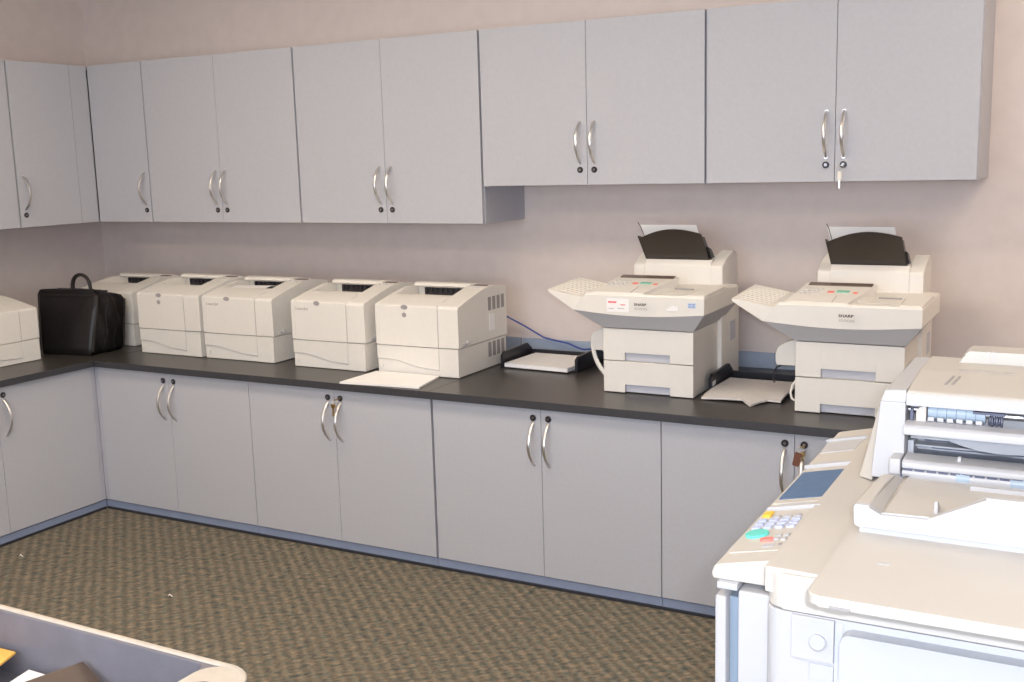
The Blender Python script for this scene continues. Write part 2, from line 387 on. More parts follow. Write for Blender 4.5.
# ------------------------------------------------------------------ keys in the locks
def key_mb(bow_r, length, th=.0018):
    """flat key: bow at the origin, blade hanging down -z, facing y"""
    m = MB(); pts = [(bow_r * math.cos(2 * PI * k / 14), bow_r * .9 * math.sin(2 * PI * k / 14)) for k in range(14)]
    m.prism(pts, 'y', -th / 2, th / 2)
    b = length
    m.prism([(-.0028, -bow_r * .6), (-.0028, -bow_r - b), (0, -bow_r - b - .003), (.0028, -bow_r - b + .001), (.0016, -bow_r - b * .8), (.003, -bow_r - b * .65), (.0018, -bow_r - b * .45), (.003, -bow_r - b * .3), (.003, -bow_r * .6)], 'y', -th / 2, th / 2)
    return m
def key_set(label, loc, mat, kind):
    r = thing('key_ring', label, 'keys', loc, 0, 'keys hanging from cupboard locks')
    # the inserted key sticks out of the lock (towards -y)
    k = MB().box(-.0009, .0009, -.016, 0, -.003, .003); k.tube([(0, -.0155, 0), (0, -.030, 0)], [.0085, .0085], 16, .001 / .001)
    k = MB().box(-.0025, .0025, -.016, 0, -.0009, .0009)
    k.prism([(.009 * math.cos(2 * PI * i / 14), -.023 + .008 * math.sin(2 * PI * i / 14)) for i in range(14)], 'z', -.001, .001)
    obj('inserted_key', k, mat, r)
    ring = MB().tube([(.011 * math.sin(2 * PI * i / 20) - .004, -.026, -.010 + .011 * math.cos(2 * PI * i / 20)) for i in range(20)], .0009, 6, closed=True)
    obj('ring', ring, 'steelkey', r)
    if kind == 'key':
        obj('hanging_key', key_mb(.0115, .030).xform(Matrix.Rotation(.10, 4, 'Y')).shift((-.013, -.0255, -.026)), mat, r)
        obj('second_key', key_mb(.010, .024).xform(Matrix.Rotation(-.05, 4, 'Y')).shift((-.011, -.0285, -.028)), mat, r)
    elif kind == 'white':
        t = MB().prism(rrect(-.007, .007, -.034, -.004, .004), 'y', -.001, .001)
        obj('tag', t.shift((-.005, -.027, -.016)), 'tagwhite', r)
        obj('hanging_key', key_mb(.007, .024).shift((-.006, -.0245, -.045)), mat, r)
    else:
        t = MB().prism(rrect(-.011, .011, -.048, -.002, .005), 'y', -.0015, .0015)
        obj('tag', t.xform(Matrix.Rotation(.22, 4, 'Y')).shift((-.009, -.027, -.016)), 'tagbrown', r)
        obj('hanging_key', key_mb(.010, .032).xform(Matrix.Rotation(-.1, 4, 'Y')).shift((.001, -.0235, -.024)), mat, r)
    return r
key_set('brass keys hanging from the lock of a base cabinet door below the white paper stack', (1.3775 + LH, -.0068, ZDT - .038), 'brass', 'key')
key_set('key with a small whitish tag hanging from the lock of a shorter wall cupboard', (3.223 + .03, YU - .0068, ZS + .058), 'steelkey', 'white')
key_set('gold key and brown tag hanging from a base cabinet lock beside the photocopier panel', (3.2235 + LH, -.0068, ZDT - .038), 'brass', 'brown')

# ------------------------------------------------------------------ desktop laser printers
PG = 'cream desktop laser printers on the worktop'
def make_printer(label, loc):
    w, dp = .395, .40
    r = thing('laser_printer', label, 'printer', loc, 0, PG)
    # upper casing with a sunken output bin, cheeks and rear hood
    c = MB()
    c.box(.004, w - .004, .012, dp - .004, .002, .1185, .004)
    deck = [(0, .1203), (0, .276), (.0035, .285), (.012, .2895), (.06, .302), (.118, .315), (.124, .313), (.128, .306), (.32, .290), (.32, .1203)]
    c.prism(deck, 'x', .0215, .2995, 0)
    cheekR = [(0, .1203), (0, .276), (.0035, .285), (.012, .2895), (.10, .312), (.215, .338), (.235, .342), (.30, .341), (dp, .328), (dp, .1203)]
    c.prism(cheekR, 'x', .3005, w, .003, 2)
    cheekL = [(0, .1203), (0, .276), (.0035, .285), (.012, .2895), (.10, .309), (.225, .334), (dp, .326), (dp, .1203)]
    c.prism(cheekL, 'x', 0, .021, .003, 2)
    c.box(.0225, .062, .30, .345, .1203, .33).box(.272, .2985, .30, .345, .1203, .33)
    c.prism([(.262, .334), (.272, .3455), (.29, .3480), (.32, .3455), (dp, .331), (dp, .1203), (.34, .1203), (.34, .322), (.275, .326)], 'x', .0225, .2985, .002, 2)
    obj('casing', c, 'printer', r, smooth=40)
    # paper drawer: upper plate down to a wavy lower edge, grip below it set back
    wav = []; n = 24
    for i in range(n + 1):
        t = i / n; x = .004 + t * .30
        z = .062 - .034 * (1 / (1 + math.exp(-9 * (t - .45)))) + .004 * math.sin(PI * t)
        wav.append((x, z))
    d = MB()
    d.prism([(.004, .117)] + [(.3005, .117)] + [(.3005, wav[-1][1])] + wav[::-1][1:], 'y', 0, .0125)
    d.box(.3015, w - .004, 0, .0125, .003, .117, .0012)
    d.prism([(wav[0][0], .003)] + [(.3005, .003)] + [(x, z - .0025) for x, z in wav[::-1]], 'y', .0045, .0125)
    d.cyl((.022, .004, .030), (.022, .0005, .030), .0075, 16)
    obj('paper_drawer', d, 'printer2', r)
    # teeth and black mouth of the output slot
    s = MB().box(.0625, .2715, .285, .338, .291, .3235)
    for k in range(8): s.box(.070 + k * .0255, .078 + k * .0255, .277, .286, .304, .322)
    obj('output_slot', s, 'slot', r)
    disp = MB().box(.318, .372, .262, .292, .3385, .3445, .002)
    obj('control_display', disp.xform(Matrix.Translation((0, .277, .341)) @ Matrix.Rotation(-.02, 4, 'X') @ Matrix.Translation((0, -.277, -.341))), 'display', r)
    kb = MB()
    for a in range(3):
        for b in range(2): kb.box(.322 + a * .017, .334 + a * .017, .215 + b * .018, .226 + b * .018, .336 + b * .0035, .3405 + b * .0035, .001)
    obj('control_button', kb, 'mfpgrey', r)
    obj('front_badge', MB().xform(Matrix()).tube([(.145, .0, .279), (.145, -.0035, .279)], [.0155, .0145], 24).xform(Matrix.Translation((0, 0, .279)) @ Matrix.Diagonal((1, 1, .62, 1)) @ Matrix.Translation((0, 0, -.279))), 'badge', r)
    obj('release_latch', MB().box(w - .004, w + .004, .035, .062, .128, .138, .002).cyl((w, .07, .136), (w + .006, .07, .136), .007, 14), 'mfpgrey', r)
    for z0, z1 in ((.242, .298), (.047, .108)):
        v = MB()
        for k in range(4):
            y = .240 + k * .037; v.box(w - .002 if z0 > .12 else w - .006, w + .0006 if z0 > .12 else w - .0034, y, y + .026, z0 - k * .0, z1)
        obj('side_vent', v, 'vent', r)
    seam = MB().box(.2998, .3012, -.0004, .0, .1225, .274)
    obj('panel_seam', seam, 'ink', r, smooth=0)
    return r
p5 = make_printer('cream laser printer rightmost of the row, standing right behind the white paper stack', (1.4365, .222, ZWT))
p5.scale = (1.012, 1.0, 1.0)
obj('model_dot', MB().tube([(.143, .0, .247), (.143, -.0025, .247)], [.010, .0095], 18), 'badge', p5)
p2 = dup(p5, (.077, .212, ZWT), 0, 'cream laser printer standing beside the corner printer, leftmost of the four in a row', scale=(.99, 1, 1))
lab = MB().box(.395 - .001, .3958, .248, .292, .157, .228, .0003)
obj('side_label', lab, 'paper', p5)
p3 = dup(p2, (.484, .215, ZWT), 0, 'cream laser printer second from left in the row of four, sheet in bin', scale=(1.04, 1, .995), skip=('model_dot',))
p4 = dup(p2, (1.012, .2, ZWT), 0, 'cream laser printer between the one holding a sheet and the one behind the paper stack', scale=(.975, 1, 1.005), skip=('model_dot',))
p1 = dup(p2, (-.48, .33, ZWT), 0, 'cream laser printer in the room corner, mostly hidden behind the black bag', scale=(1.0, 1, .93), skip=('model_dot',))
p0 = dup(p2, (-.243, -.49, ZWT), PI / 2, 'cream laser printer on the left-wall worktop, cut by the photo edge beside the black bag', scale=(1.02, 1, .85), skip=('model_dot', 'side_label'))
for p, t in ((p3, 'LaserJet'), (p4, 'LaserJet')):
    lettering('model_lettering', t, .017, 'ink', p, (.028, -.0006, .248), squeeze=1.25)
tag(obj('paper_sheet', MB().sheet(lambda u, v: (.535 + .21 * u, .355 + .11 * v, ZWT + .3085 + .010 * math.sin(PI * v) - .010 * v + .005 * u), 8, 6, .0006), 'paper'), 'white sheet lying in the output bin of the second cream printer of the row', 'paper')

# ------------------------------------------------------------------ black leather bag
def make_bag():
    r = thing('briefcase', 'boxy black leather case with a top handle standing in the counter corner', 'bag', (-.21, .13, ZWT))
    o = Vector((-.21, .13, ZWT))
    B = [Vector((-.375, .004, ZWT)), Vector((-.077, .048, ZWT)), Vector((-.094, .272, ZWT)), Vector((-.39, .228, ZWT))]
    T = [Vector((-.436, .060, ZWT + .302)), Vector((-.070, .112, ZWT + .300)), Vector((-.078, .292, ZWT + .262)), Vector((-.42, .25, ZWT + .27))]
    rings = []; n = 14
    for k in range(n + 1):
        t = k / n; q = [B[i].lerp(T[i], t) for i in range(4)]
        cen = sum(q, Vector()) / 4; ins = 0
        if t < .05: ins = .012 * (1 - t / .05) ** 2
        if t > .9: ins = .022 * ((t - .9) / .1) ** 2
        ring = []
        for i in range(4):
            a, b = q[i], q[(i + 1) % 4]
            for s in range(10):
                u = .06 + .88 * s / 9
                p = a.lerp(b, u)
                nrm = Vector(((b - a).y, -(b - a).x, 0)).normalized()
                bul = .010 * math.sin(PI * u) * math.sin(PI * min(1, t * 1.1))
                if i == 1:      # gusset folds on the side towards the printers
                    bul += .010 * math.sin(13 * u + 10 * t) * math.sin(PI * u) - .004 * math.sin(3 * PI * u)
                p = p + nrm * (bul - ins); ring.append(p - o)
        rings.append(ring)
    cen = sum(rings[-1], Vector()) / len(rings[-1])
    rings.append([cen + (p - cen) * .5 + Vector((0, 0, .010)) for p in rings[-1]])
    m = MB().loft(rings); obj('body', m, 'leather', r, smooth=60)
    # welted edges round the front face and gusset
    w = MB()
    def edge(i, k, d=.001):
        out = []
        for q in range(1, n, 2):
            p = rings[q][i * 10 + k]; c = sum(rings[q], Vector()) / 40; out.append(p + (p - c).normalized() * d)
        return out
    for path in (edge(1, 0), edge(1, 9), edge(0, 0)): w.tube(path, .0042, 8)
    w.tube([rings[n - 1][k] for k in range(0, 10)], .004, 8)
    for k in (3, 6): w.tube(edge(1, k, -.0005), .0018, 6)
    obj('piping', w, 'leatherhandle', r)
    top = (T[0] + T[1] + T[2] + T[3]) / 4 - o
    z = MB().tube([T[0].lerp(T[3], .5) - o + Vector((.04, 0, .010)), top + Vector((0, 0, .012)), T[1].lerp(T[2], .5) - o + Vector((-.03, 0, .008))], .004, 8)
    obj('zipper', z, 'slot', r)
    d = (T[1] - T[0]).normalized(); pts = []
    for k in range(13):
        a = PI * k / 12; pts.append(top + Vector((.012, -.01, .010)) + d * (-.053 * math.cos(a)) + Vector((0, 0, .074 * math.sin(a) ** .75)))
    obj('carry_handle', MB().tube(pts, .0105, 10, .8), 'leatherhandle', r)
    tabs = MB()
    for e in (pts[0], pts[-1]): tabs.box(e.x - .014, e.x + .014, e.y - .011, e.y + .011, e.z - .012, e.z + .006, .003)
    obj('handle_tab', tabs, 'leather', r)
make_bag()

# ------------------------------------------------------------------ fax copiers
def make_fax(label, loc):
    r = thing('fax_copier', label, 'copier', loc, 0, 'warm white fax copiers with top feed hoppers')
    b = MB()
    b.box(.003, .342, .022, .50, .001, .240, .004)
    b.box(.003, .358, .285, .505, .001, .300, .006)     # wider rear section
    b.box(.01, .335, .03, .50, .235, .30)
    obj('body', b, 'mfp', r)
    def drawer(z0, z1):
        d = MB(); xa, xb, h = .084, .258, .030
        d.box(0, xa, 0, .024, z0, z1, .002); d.box(xb, .345, 0, .024, z0, z1, .002); d.box(xa - .001, xb + .001, 0, .024, z0 + h, z1, .0015)
        o = obj('paper_drawer', d, 'mfp', r)
        obj('grip', MB().box(xa + .0005, xb - .0005, .012, .023, z0 + .001, z0 + h - .001, .001), 'recess', o)
    drawer(.003, .1185); drawer(.1215, .239)
    obj('side_grip', MB().box(.356, .3595, .38, .45, .150, .225, .004), 'recess', r)
    # scanner head: bevelled pan with a bowed front band
    nx = 16
    def ring(z_of, xl, xr, yf, yb, bow=0):
        pts = []
        for k in range(nx + 1):
            t = k / nx; pts.append((xl + (xr - xl) * t, yf - bow * math.sin(PI * t), z_of(t)))
        pts += [(xr, yb, z_of(1)), (xl, yb, z_of(0))]
        return pts
    sag = lambda t: .309 - .014 * math.sin(PI * t)
    h = MB(); h.loft([ring(lambda t: .2425, -.002, .347, -.001, .33), ring(lambda t: sag(t), -.0985, .399, -.0452, .345)])
    obj('scanner_pan', h, 'mfpgrey', r)
    h = MB(); h.loft([ring(sag, -.0995, .4, -.046, .35), ring(lambda t: .366, -.052, .4, -.046, .35), ring(lambda t: .373, -.046, .395, -.040, .345)], True, False)
    # raised right rim and stepped rear rim on top
    h.prism([(-.03, .371), (-.03, .376), (.19, .384), (.22, .372), (.28, .368), (.345, .364), (.345, .34)], 'x', .33, .3985, .002)
    obj('scanner_head', h, 'mfp', r, smooth=30)
    obj('document_recess', MB().hexa([(.20, .0, .3735), (.325, .0, .3735), (.325, .12, .3735), (.15, .12, .3735), (.20, .0, .3755), (.325, .0, .3755), (.325, .12, .379), (.15, .12, .379)], .001), 'mfp', r)
    obj('exit_slot', MB().box(.245, .318, .086, .089, .379, .3835), 'vent', r)
    # paper wing at the left
    wg = MB()
    P = [(-.2125, -.018, .366), (-.098, -.045, .306), (-.098, .245, .324), (-.2125, .262, .384)]
    Q = [(-.215, -.018, .3775), (-.060, -.045, .356), (-.058, .245, .368), (-.2135, .262, .394)]
    wg.hexa(P + Q, .003)
    ob = obj('paper_wing', wg, 'mfp', r)
    rb = MB()
    for k in range(9):
        u = .1 + .1 * k
        a = Vector(Q[0]).lerp(Vector(Q[3]), u); c = Vector(Q[1]).lerp(Vector(Q[2]), u)
        rb.tube([a.lerp(c, .08) + Vector((0, 0, .0005)), a.lerp(c, .85) + Vector((0, 0, .0005))], .0013, 6)
    obj('rib', rb, 'mfp', ob)
    # control panel wedge
    cp = MB().hexa([(-.035, -.03, .371), (.180, -.03, .371), (.215, .20, .371), (-.025, .20, .371), (-.03, -.028, .3765), (.165, -.028, .3765), (.225, .198, .412), (-.012, .198, .412)], .003)
    ob = obj('control_panel', cp, 'mfp', r)
    def on_panel(x, v):  # v 0 front .. 1 back
        return Vector((x, -.028 + .226 * v, .3770 + .0355 * v))
    tilt = Matrix.Rotation(math.atan2(.0355, .226), 4, 'X')
    def pbutton(x, v, sx, sy, mat, nm='key'):
        obj(nm, MB().box(-sx, sx, -sy, sy, -.001, .0025, .001).xform(Matrix.Translation(on_panel(x, v)) @ tilt), mat, ob)
    for k in range(4):
        for j in range(3): pbutton(-.005 + k * .018 + j * .004, .42 + j * .12, .0055, .005, 'mfpgrey')
    pbutton(.092, .52, .010, .009, 'red', 'stop_key'); pbutton(.130, .55, .020, .011, 'teal', 'start_key'); pbutton(.172, .50, .007, .007, 'red', 'clear_key')
    obj('display', MB().box(-.105, .105, -.016, .016, -.001, .003, .001).xform(Matrix.Translation(on_panel(.105, .92)) @ tilt), 'display', ob)
    obj('panel_seam', MB().box(-.0006, .0006, -.04, .04, -.0005, .0012).xform(Matrix.Translation(on_panel(.12, .18)) @ tilt), 'ink', ob)
    # rear feed tower
    t = MB()
    prof = [(.315, .30), (.315, .436), (.320, .444), (.37, .468), (.44, .488), (.465, .490), (.49, .478), (.503, .445), (.503, .30)]
    t.prism(prof, 'x', -.006, .040, .004); t.prism(prof, 'x', .302, .350, .004)
    t.prism([(.317, .30), (.317, .436), (.322, .446), (.335, .462), (.345, .462), (.40, .43), (.47, .43), (.47, .47), (.49, .466), (.50, .445), (.50, .30)], 'x', .0395, .3025)
    obj('feed_tower', t, 'mfp', r)
    ar = [(.02, .302)] + [(.02 + .305 * k / 16, .345 + .042 * math.sin(PI * k / 16)) for k in range(17)] + [(.325, .302)]
    obj('tower_front_panel', MB().prism(ar, 'y', .3115, .317, .0015), 'mfp', r)
    # smoked hopper leaning towards the operator
    def lean(x, s, dy=0): return Vector((x - .006 - .008 * s, .338 - .095 * s + dy, .462 + .125 * s))
    hp = MB(); A = []; n = 16
    for k in range(n + 1):
        u = k / n; top = .60 + .32 * math.sin(PI * (.06 + .80 * u)) + .10 * u
        A.append((lean(.044 + .252 * u, 0), lean(.042 + .256 * u, top)))
    f = [a for a, c in A] + [c for a, c in A[::-1]]
    bk = [p + Vector((0, .003, 0)) for p in f]
    hp.loft([f, bk])
    for u0 in (.0435, .2955): hp.hexa([lean(u0 - .0015, 0), lean(u0 + .0015, 0), lean(u0 + .0015, 0, .035), lean(u0 - .0015, 0, .035), lean(u0 - .0015, .76), lean(u0 + .0015, .76), lean(u0 + .0015, .72, .03), lean(u0 - .0015, .72, .03)])
    ob = obj('hopper', hp, 'smoke', r)
    gd = MB().hexa([lean(.285, .05, .01), lean(.305, .05, .01), lean(.305, .05, .05), lean(.285, .05, .05), lean(.285, .42, .02), lean(.303, .42, .02), lean(.303, .32, .05), lean(.285, .32, .05)], .002)
    obj('paper_guide', gd, 'tray', ob)
    ws = MB().tube([lean(.058, .6, .03), lean(.056, 1.05, .03), lean(.052, 1.18, .03)], .0014, 8); obj('support_wire', ws, 'tray', ob)
    # exit cover at the left flank
    sb = MB().prism([(-.003, .140), (-.082, .140), (-.087, .152), (-.087, .185), (-.078, .205), (-.050, .222), (-.003, .236)], 'y', .075, .19, .004)
    obj('side_cover', sb, 'mfp', r)
    obj('nameplate_text', MB().box(.1, .101, -.0452, -.0450, .34, .3405), 'ink', r) if 0 else None
    return r
FX1, FX2 = (2.4625, .2175, ZWT), (3.181, .1625, ZWT)
f1 = make_fax('fax copier behind the left letter tray, white red-printed sticker on its front', FX1)
f2 = dup(f1, FX2, 0, 'fax copier nearest the photocopier, its front bare except for small lettering')
for f in (f1, f2):
    lettering('brand_lettering', 'SHARP', .0125, 'inkdark', f, (.148 if f is f1 else .150, -.0632, .336), squeeze=1.25, bold=.0004)
    lettering('model_lettering', 'FO-DC525', .0105, 'ink', f, (.150 if f is f1 else .152, -.0632, .3215), squeeze=1.0)
def front(x): return -.0465 - .0 - 0
# stickers on the left fax copier follow the flat front band
def sticker(name, x0, x1, z0, z1, mat, par=None, y=-.0470, th=.0008):
    return obj(name, MB().box(x0, x1, y - th, y, z0, z1), mat, par or f1, smooth=0)
st = sticker('paper_sticker', .036, .122, .308, .357, 'paper')
for a, b, z0, z1, mt in ((.042, .074, .340, .3465, 'stickred'), (.090, .108, .333, .3365, 'stickred'), (.078, .104, .320, .322, 'ink'), (.044, .064, .319, .321, 'ink')): sticker('print_line', a, b, z0, z1, mt, st, -.0479, .0003)
torn = MB().prism([(.272, .322), (.313, .321), (.316, .334), (.309, .341), (.304, .336), (.299, .345), (.291, .338), (.283, .334), (.272, .328)], 'y', -.0478, -.0469).shift((-.009, 0, -.002))
obj('torn_sticker', torn, 'paper', f1)
bl = sticker('blue_sticker', .341, .371, .332, .352, 'stickpale')
for k in range(4): sticker('print_line', .344 + (k % 2) * .012, .354 + (k % 2) * .014, .335 + (k // 2) * .008, .340 + (k // 2) * .008, 'stickblue', bl, -.0478, .0003)
# curved chute under the left fax copier's side cover / wire stop under the right one's
ch = []
for k in range(13):
    t = k / 12; ch.append((-.080 + .078 * t ** 2.2, .085, .175 - .150 * t ** .85))
obj('side_chute', MB().tube(ch, .0062, 10, 1.4), 'mfp', f1)
obj('support_wire', MB().tube([(-.006, .10, .138), (-.07, .10, .137), (-.088, .098, .128), (-.096, .094, .108), (-.098, .09, .085), (-.090, .086, .076)], .003, 8), 'lock', f2)
obj('power_cord', MB().tube([(-.004, .03, .10), (-.014, .02, .085), (-.018, .015, .06), (-.013, .012, .042), (-.003, .012, .036)], .004, 8), 'mfp', f2)

for f, w in ((FX1, 'fax copier with the sticker'), (FX2, 'fax copier nearest the photocopier')):
    def hs(u, v, f=f): return (f[0] + .050 + .224 * u - .020 * v, f[1] + .354 - .062 * v, f[2] + .463 + .134 * v)
    mb = MB(); n = 6
    A = [[Vector(hs(i / n, j / n)) for j in range(n + 1)] for i in range(n + 1)]
    mb.hexa([hs(0, 0), hs(1, 0), Vector(hs(1, 0)) + Vector((0, .003, 0)), Vector(hs(0, 0)) + Vector((0, .003, 0)), hs(0, 1), hs(1, 1), Vector(hs(1, 1)) + Vector((0, .003, 0)), Vector(hs(0, 1)) + Vector((0, .003, 0))])
    tag(obj('paper_sheet', mb, 'paper'), 'white paper standing in the smoked hopper of the ' + w, 'paper')

# ------------------------------------------------------------------ papers, trays, cable
def slab_paper(name, pts, z, th, mat, label, cat='paper', sag=0):
    P = [Vector((x, y, z)) for x, y in pts]
    def fn(u, v):
        p = P[0].lerp(P[1], u).lerp(P[3].lerp(P[2], u), v); p.z += th
        p.z += sag * (math.sin(PI * u) * .5 + (1 - v) * .2) ; return p
    return tag(obj(name, MB().sheet(fn, 10, 10, th), mat, smooth=50), label, cat)
slab_paper('paper_stack', [(1.432, -.030), (1.787, .002), (1.742, .214), (1.438, .212)], ZWT + .0004, .0075, 'paper', 'thin stack of white paper on the worktop edge before the rightmost cream printer', 'paper', .0015)

def letter_tray(label, x0, x1, y0, y1, hw, loc):
    r = thing('letter_tray', label, 'letter tray', loc, 0, 'black letter trays on the worktop')
    x0 -= loc[0]; x1 -= loc[0]; y0 -= loc[1]; y1 -= loc[1]
    obj('base', MB().box(x0, x1, y0, y1, 0, .005, .001), 'tray', r)
    for xa, xb in ((x0, x0 + .012), (x1 - .012, x1)):
        p = [(y0, .0), (y0, hw * .82), (y0 + .02, hw), (y1 - .04, hw * 1.06), (y1, hw * .62), (y1, 0)]
        obj('side_wall', MB().prism(p, 'x', xa, xb, .0015), 'tray', r)
    obj('back_wall', MB().box(x0 + .0125, x1 - .0125, y1 - .009, y1, .005, hw * .55, .0015), 'tray', r)
    return r
t1 = letter_tray('black letter tray between the cream printers and the left fax copier', 1.868, 2.222, .50, .765, .064, (2.05, .60, ZWT))
slab_paper('paper_stack', [(1.893, .487), (2.192, .468), (2.204, .742), (1.905, .748)], ZWT + .0058, .016, 'paper', 'stack of white sheets lying in the left black letter tray', 'paper')
t2 = letter_tray('black letter tray between the two fax copiers, paper spilling out', 2.822, 3.16, .345, .600, .066, (2.99, .46, ZWT))
obj('tray_label', MB().box(-.158, -.1555, -.105, -.075, .022, .040, .0004).shift((.0015, 0, 0)), 'mfpgrey', t2)
def spill(u, v):
    x = 2.838 + .271 * u + .006 * v; y = .215 + .315 * v + .03 * u * (1 - v) * .6
    z = ZWT + .0215 + .004 * math.sin(PI * u) * (1 - v)
    if v < .4:
        k = (1 - v / .4); z -= .012 * k ** 2 * (1 if u < .98 else 1)
        d = abs(u - .66); pull = max(0, 1 - d / .12)
        y -= .060 * k * pull; z -= .006 * k * pull; x += .01 * k * pull
        if u > .8: y += .025 * k
    return Vector((x, y, z))
tag(obj('paper_stack', MB().sheet(spill, 30, 16, .006), 'papergrey', smooth=50), 'loose printed sheets with a curled corner spilling from the right black letter tray', 'paper')

cb = [(1.70, .78, .905), (1.738, .80, .879), (1.775, .812, .858), (1.813, .82, .838), (1.86, .826, .812), (1.905, .828, .789), (1.96, .826, .779), (2.028, .82, .771), (2.071, .815, .757), (2.104, .81, .750), (2.14, .806, .754), (2.20, .80, .775), (2.30, .79, .80), (2.46, .735, .80)]
tag(obj('network_cable', MB().tube(cb, .0038, 8), 'cable'), 'thin blue cable running from the rightmost cream printer behind the letter tray', 'cable')

# ------------------------------------------------------------------ white photocopier (its operator side faces the left wall)
def make_copier():
    o = Vector((4.06, -1.75, 0))
    r = thing('photocopier', 'large white floor-standing photocopier with blue screen and open document feeder', 'photocopier', tuple(o))
    def P(name, mb, mat, par=None, smooth=32): return obj(name, mb.shift(-o), mat, par or r, smooth=smooth)
    X1, Y1 = 4.42, -1.37
    b = MB()
    b.prism(rrect(3.712, X1, -2.118, Y1, .022, 5), 'z', .06, 1.012, .002)
    b.box(3.668, 3.716, -2.085, Y1 - .01, .06, 1.014, .004)
    P('main_body', b, 'copier')
    up = MB().prism(rrect(3.7125, X1, -2.118, Y1, .024, 6), 'z', 1.0135, 1.060, .006, 3)
    P('scanner_body', up, 'copierwarm')
    P('base_skirt', MB().box(3.70, X1 - .03, -2.09, Y1 - .03, .0, .062), 'copierdark')
    # front doors on the operator side with a bluish gap
    P('front_door', MB().box(3.6375, 3.654, -2.088, -1.74, .12, 1.004, .005), 'copier')
    P('front_door', MB().box(3.6375, 3.654, -1.737, Y1 - .01, .12, 1.004, .005), 'copier')
    P('door_gap_strip', MB().box(3.6545, 3.6675, -2.074, Y1 - .012, .12, 1.0), 'gap')
    # right-hand side (towards the camera): cover, latch plate, round button
    pl = P('side_plate', MB().box(3.748, 3.800, -2.1235, -2.1175, .955, 1.011, .001), 'copier')
    P('round_button', MB().tube([(3.781, -2.123, .981), (3.781, -2.1275, .981), (3.781, -2.129, .981)], [.0105, .0105, .0085], 24), 'copiergrey', pl)
    P('recessed_panel', MB().box(3.770, 3.800, -2.1205, -2.1175, .60, .950, .001), 'copiergrey')
    P('side_gap', MB().box(3.8005, 3.8095, -2.1195, -2.1178, .30, 1.008), 'recess')
    P('side_door', MB().prism(rrect(3.810, X1 - .01, .30, 1.003, .012), 'y', -2.139, -2.1185, .004), 'copiergrey')
    # operator panel: overhanging tilted block
    tn = math.tan(math.radians(12))
    prof = [(3.628, 1.0225), (3.626, 1.030), (3.630, 1.0405), (3.634, 1.0432), (3.7115, 1.0595), (3.7115, 1.0225)]
    c = MB().prism([(x + .004, z) for x, z in prof[:4]] + prof[4:], 'y', -2.078, -1.325, .003, 2)
    # the part of the deck next to the scanner swells out beside the screen
    sw = [(3.7105, -2.112)] + [(3.7105, -1.335), (3.7160, -1.335)]
    n = 18
    for k in range(n + 1):
        t = k / n; y = -1.345 - .769 * t
        x = 3.716 + .066 * min(1, t * 2.2) ** 1.3
        sw.append((x, y))
    t_ = MB().prism(sw, 'z', 1.030, 1.0645, .003, 2)
    pn = P('operator_panel', c, 'copierwarm'); P('panel_shelf', t_, 'copierwarm')
    P('panel_catch', MB().box(3.640, 3.668, -2.086, -2.06, 1.0125, 1.0225, .002), 'copiergrey')
    ang = math.atan(tn)
    def surf(x, y): return Matrix.Translation((x, y, 1.0432 + (x - 3.634) * .0163 / .0775)) @ Matrix.Rotation(-math.atan2(.0163, .0775), 4, 'Y')
    def on(name, x, y, mb, mat, par=pn): return P(name, mb.xform(surf(x, y)), mat, par)
    # screen between two raised brows
    bz = on('screen_bezel', 3.676, -1.712, MB().box(-.0385, .0385, -.098, .098, -.001, .0012, .0005), 'copierwarm')
    on('screen', 3.677, -1.712, MB().prism(rrect(-.0345, .0345, -.079, .079, .004), 'z', .0012, .0022), 'lcd', bz)
    def brow(y, s):
        m = MB(); pts = [(-.041, 0), (.041, 0)] + [(.041 - .082 * k / 12, s * .016 * math.sin(PI * k / 12) + .0005 * s) for k in range(1, 12)]
        m.prism(pts, 'z', -.001, .0055, .0012); return m
    on('screen_brow', 3.676, -1.600, brow(0, 1), 'copier'); on('screen_brow', 3.680, -1.846, brow(0, 1), 'copier')
    kp = on('keypad_plate', 3.674, -1.955, MB().prism(rrect(-.037, .037, -.082, .094, .006), 'z', -.001, .0008), 'copierwarm')
    on('yellow_key', 3.650, -1.872, MB().prism(rrect(-.0065, .0065, -.0115, .0115, .002), 'z', .0008, .0040, .0006), 'yellow', kp)
    for x, w in ((3.667, .0045), (3.682, .006), (3.697, .0045)):
        on('mode_key', x, -1.885, MB().prism(rrect(-w, w, -.006, .006, .002), 'z', .0008, .0035, .0006), 'copier', kp)
    for i in range(4):
        for j in range(3):
            x, y = 3.650 + .0163 * i, -1.902 - .0165 * j
            on('number_key', x, y, MB().prism(rrect(-.0060, .0060, -.0058, .0058, .002), 'z', .0008, .0036, .0006), 'keyblue', kp)
    on('start_key', 3.660, -1.966, MB().tube([(0, 0, .0008), (0, 0, .004), (0, 0, .005)], [.0165, .0165, .0140], 28), 'green', kp)
    on('stop_key', 3.6815, -1.994, MB().prism(rrect(-.009, .009, -.006, .006, .004), 'z', .0008, .004, .0008), 'red', kp)
    for x, y in ((3.693, -1.975), (3.704, -1.975), (3.693, -1.990), (3.704, -1.992)): on('mode_key', x, y, MB().prism(rrect(-.004, .004, -.0055, .0055, .002), 'z', .0008, .003, .0006), 'copier', kp)
    on('key_lamp', 3.690, -2.018, MB().box(-.008, .008, -.007, .007, .0008, .002, .0006), 'copiergrey', kp); on('key_lamp', 3.704, -2.014, MB().box(-.0022, .0022, -.004, .004, .0008, .002, .0006), 'vent', kp)
    on('card_recess', 3.668, -1.440, MB().prism([(-.030, -.055), (.030, -.055), (.034, .030), (-.034, .030)], 'z', -.001, .0010, .0004), 'copier')
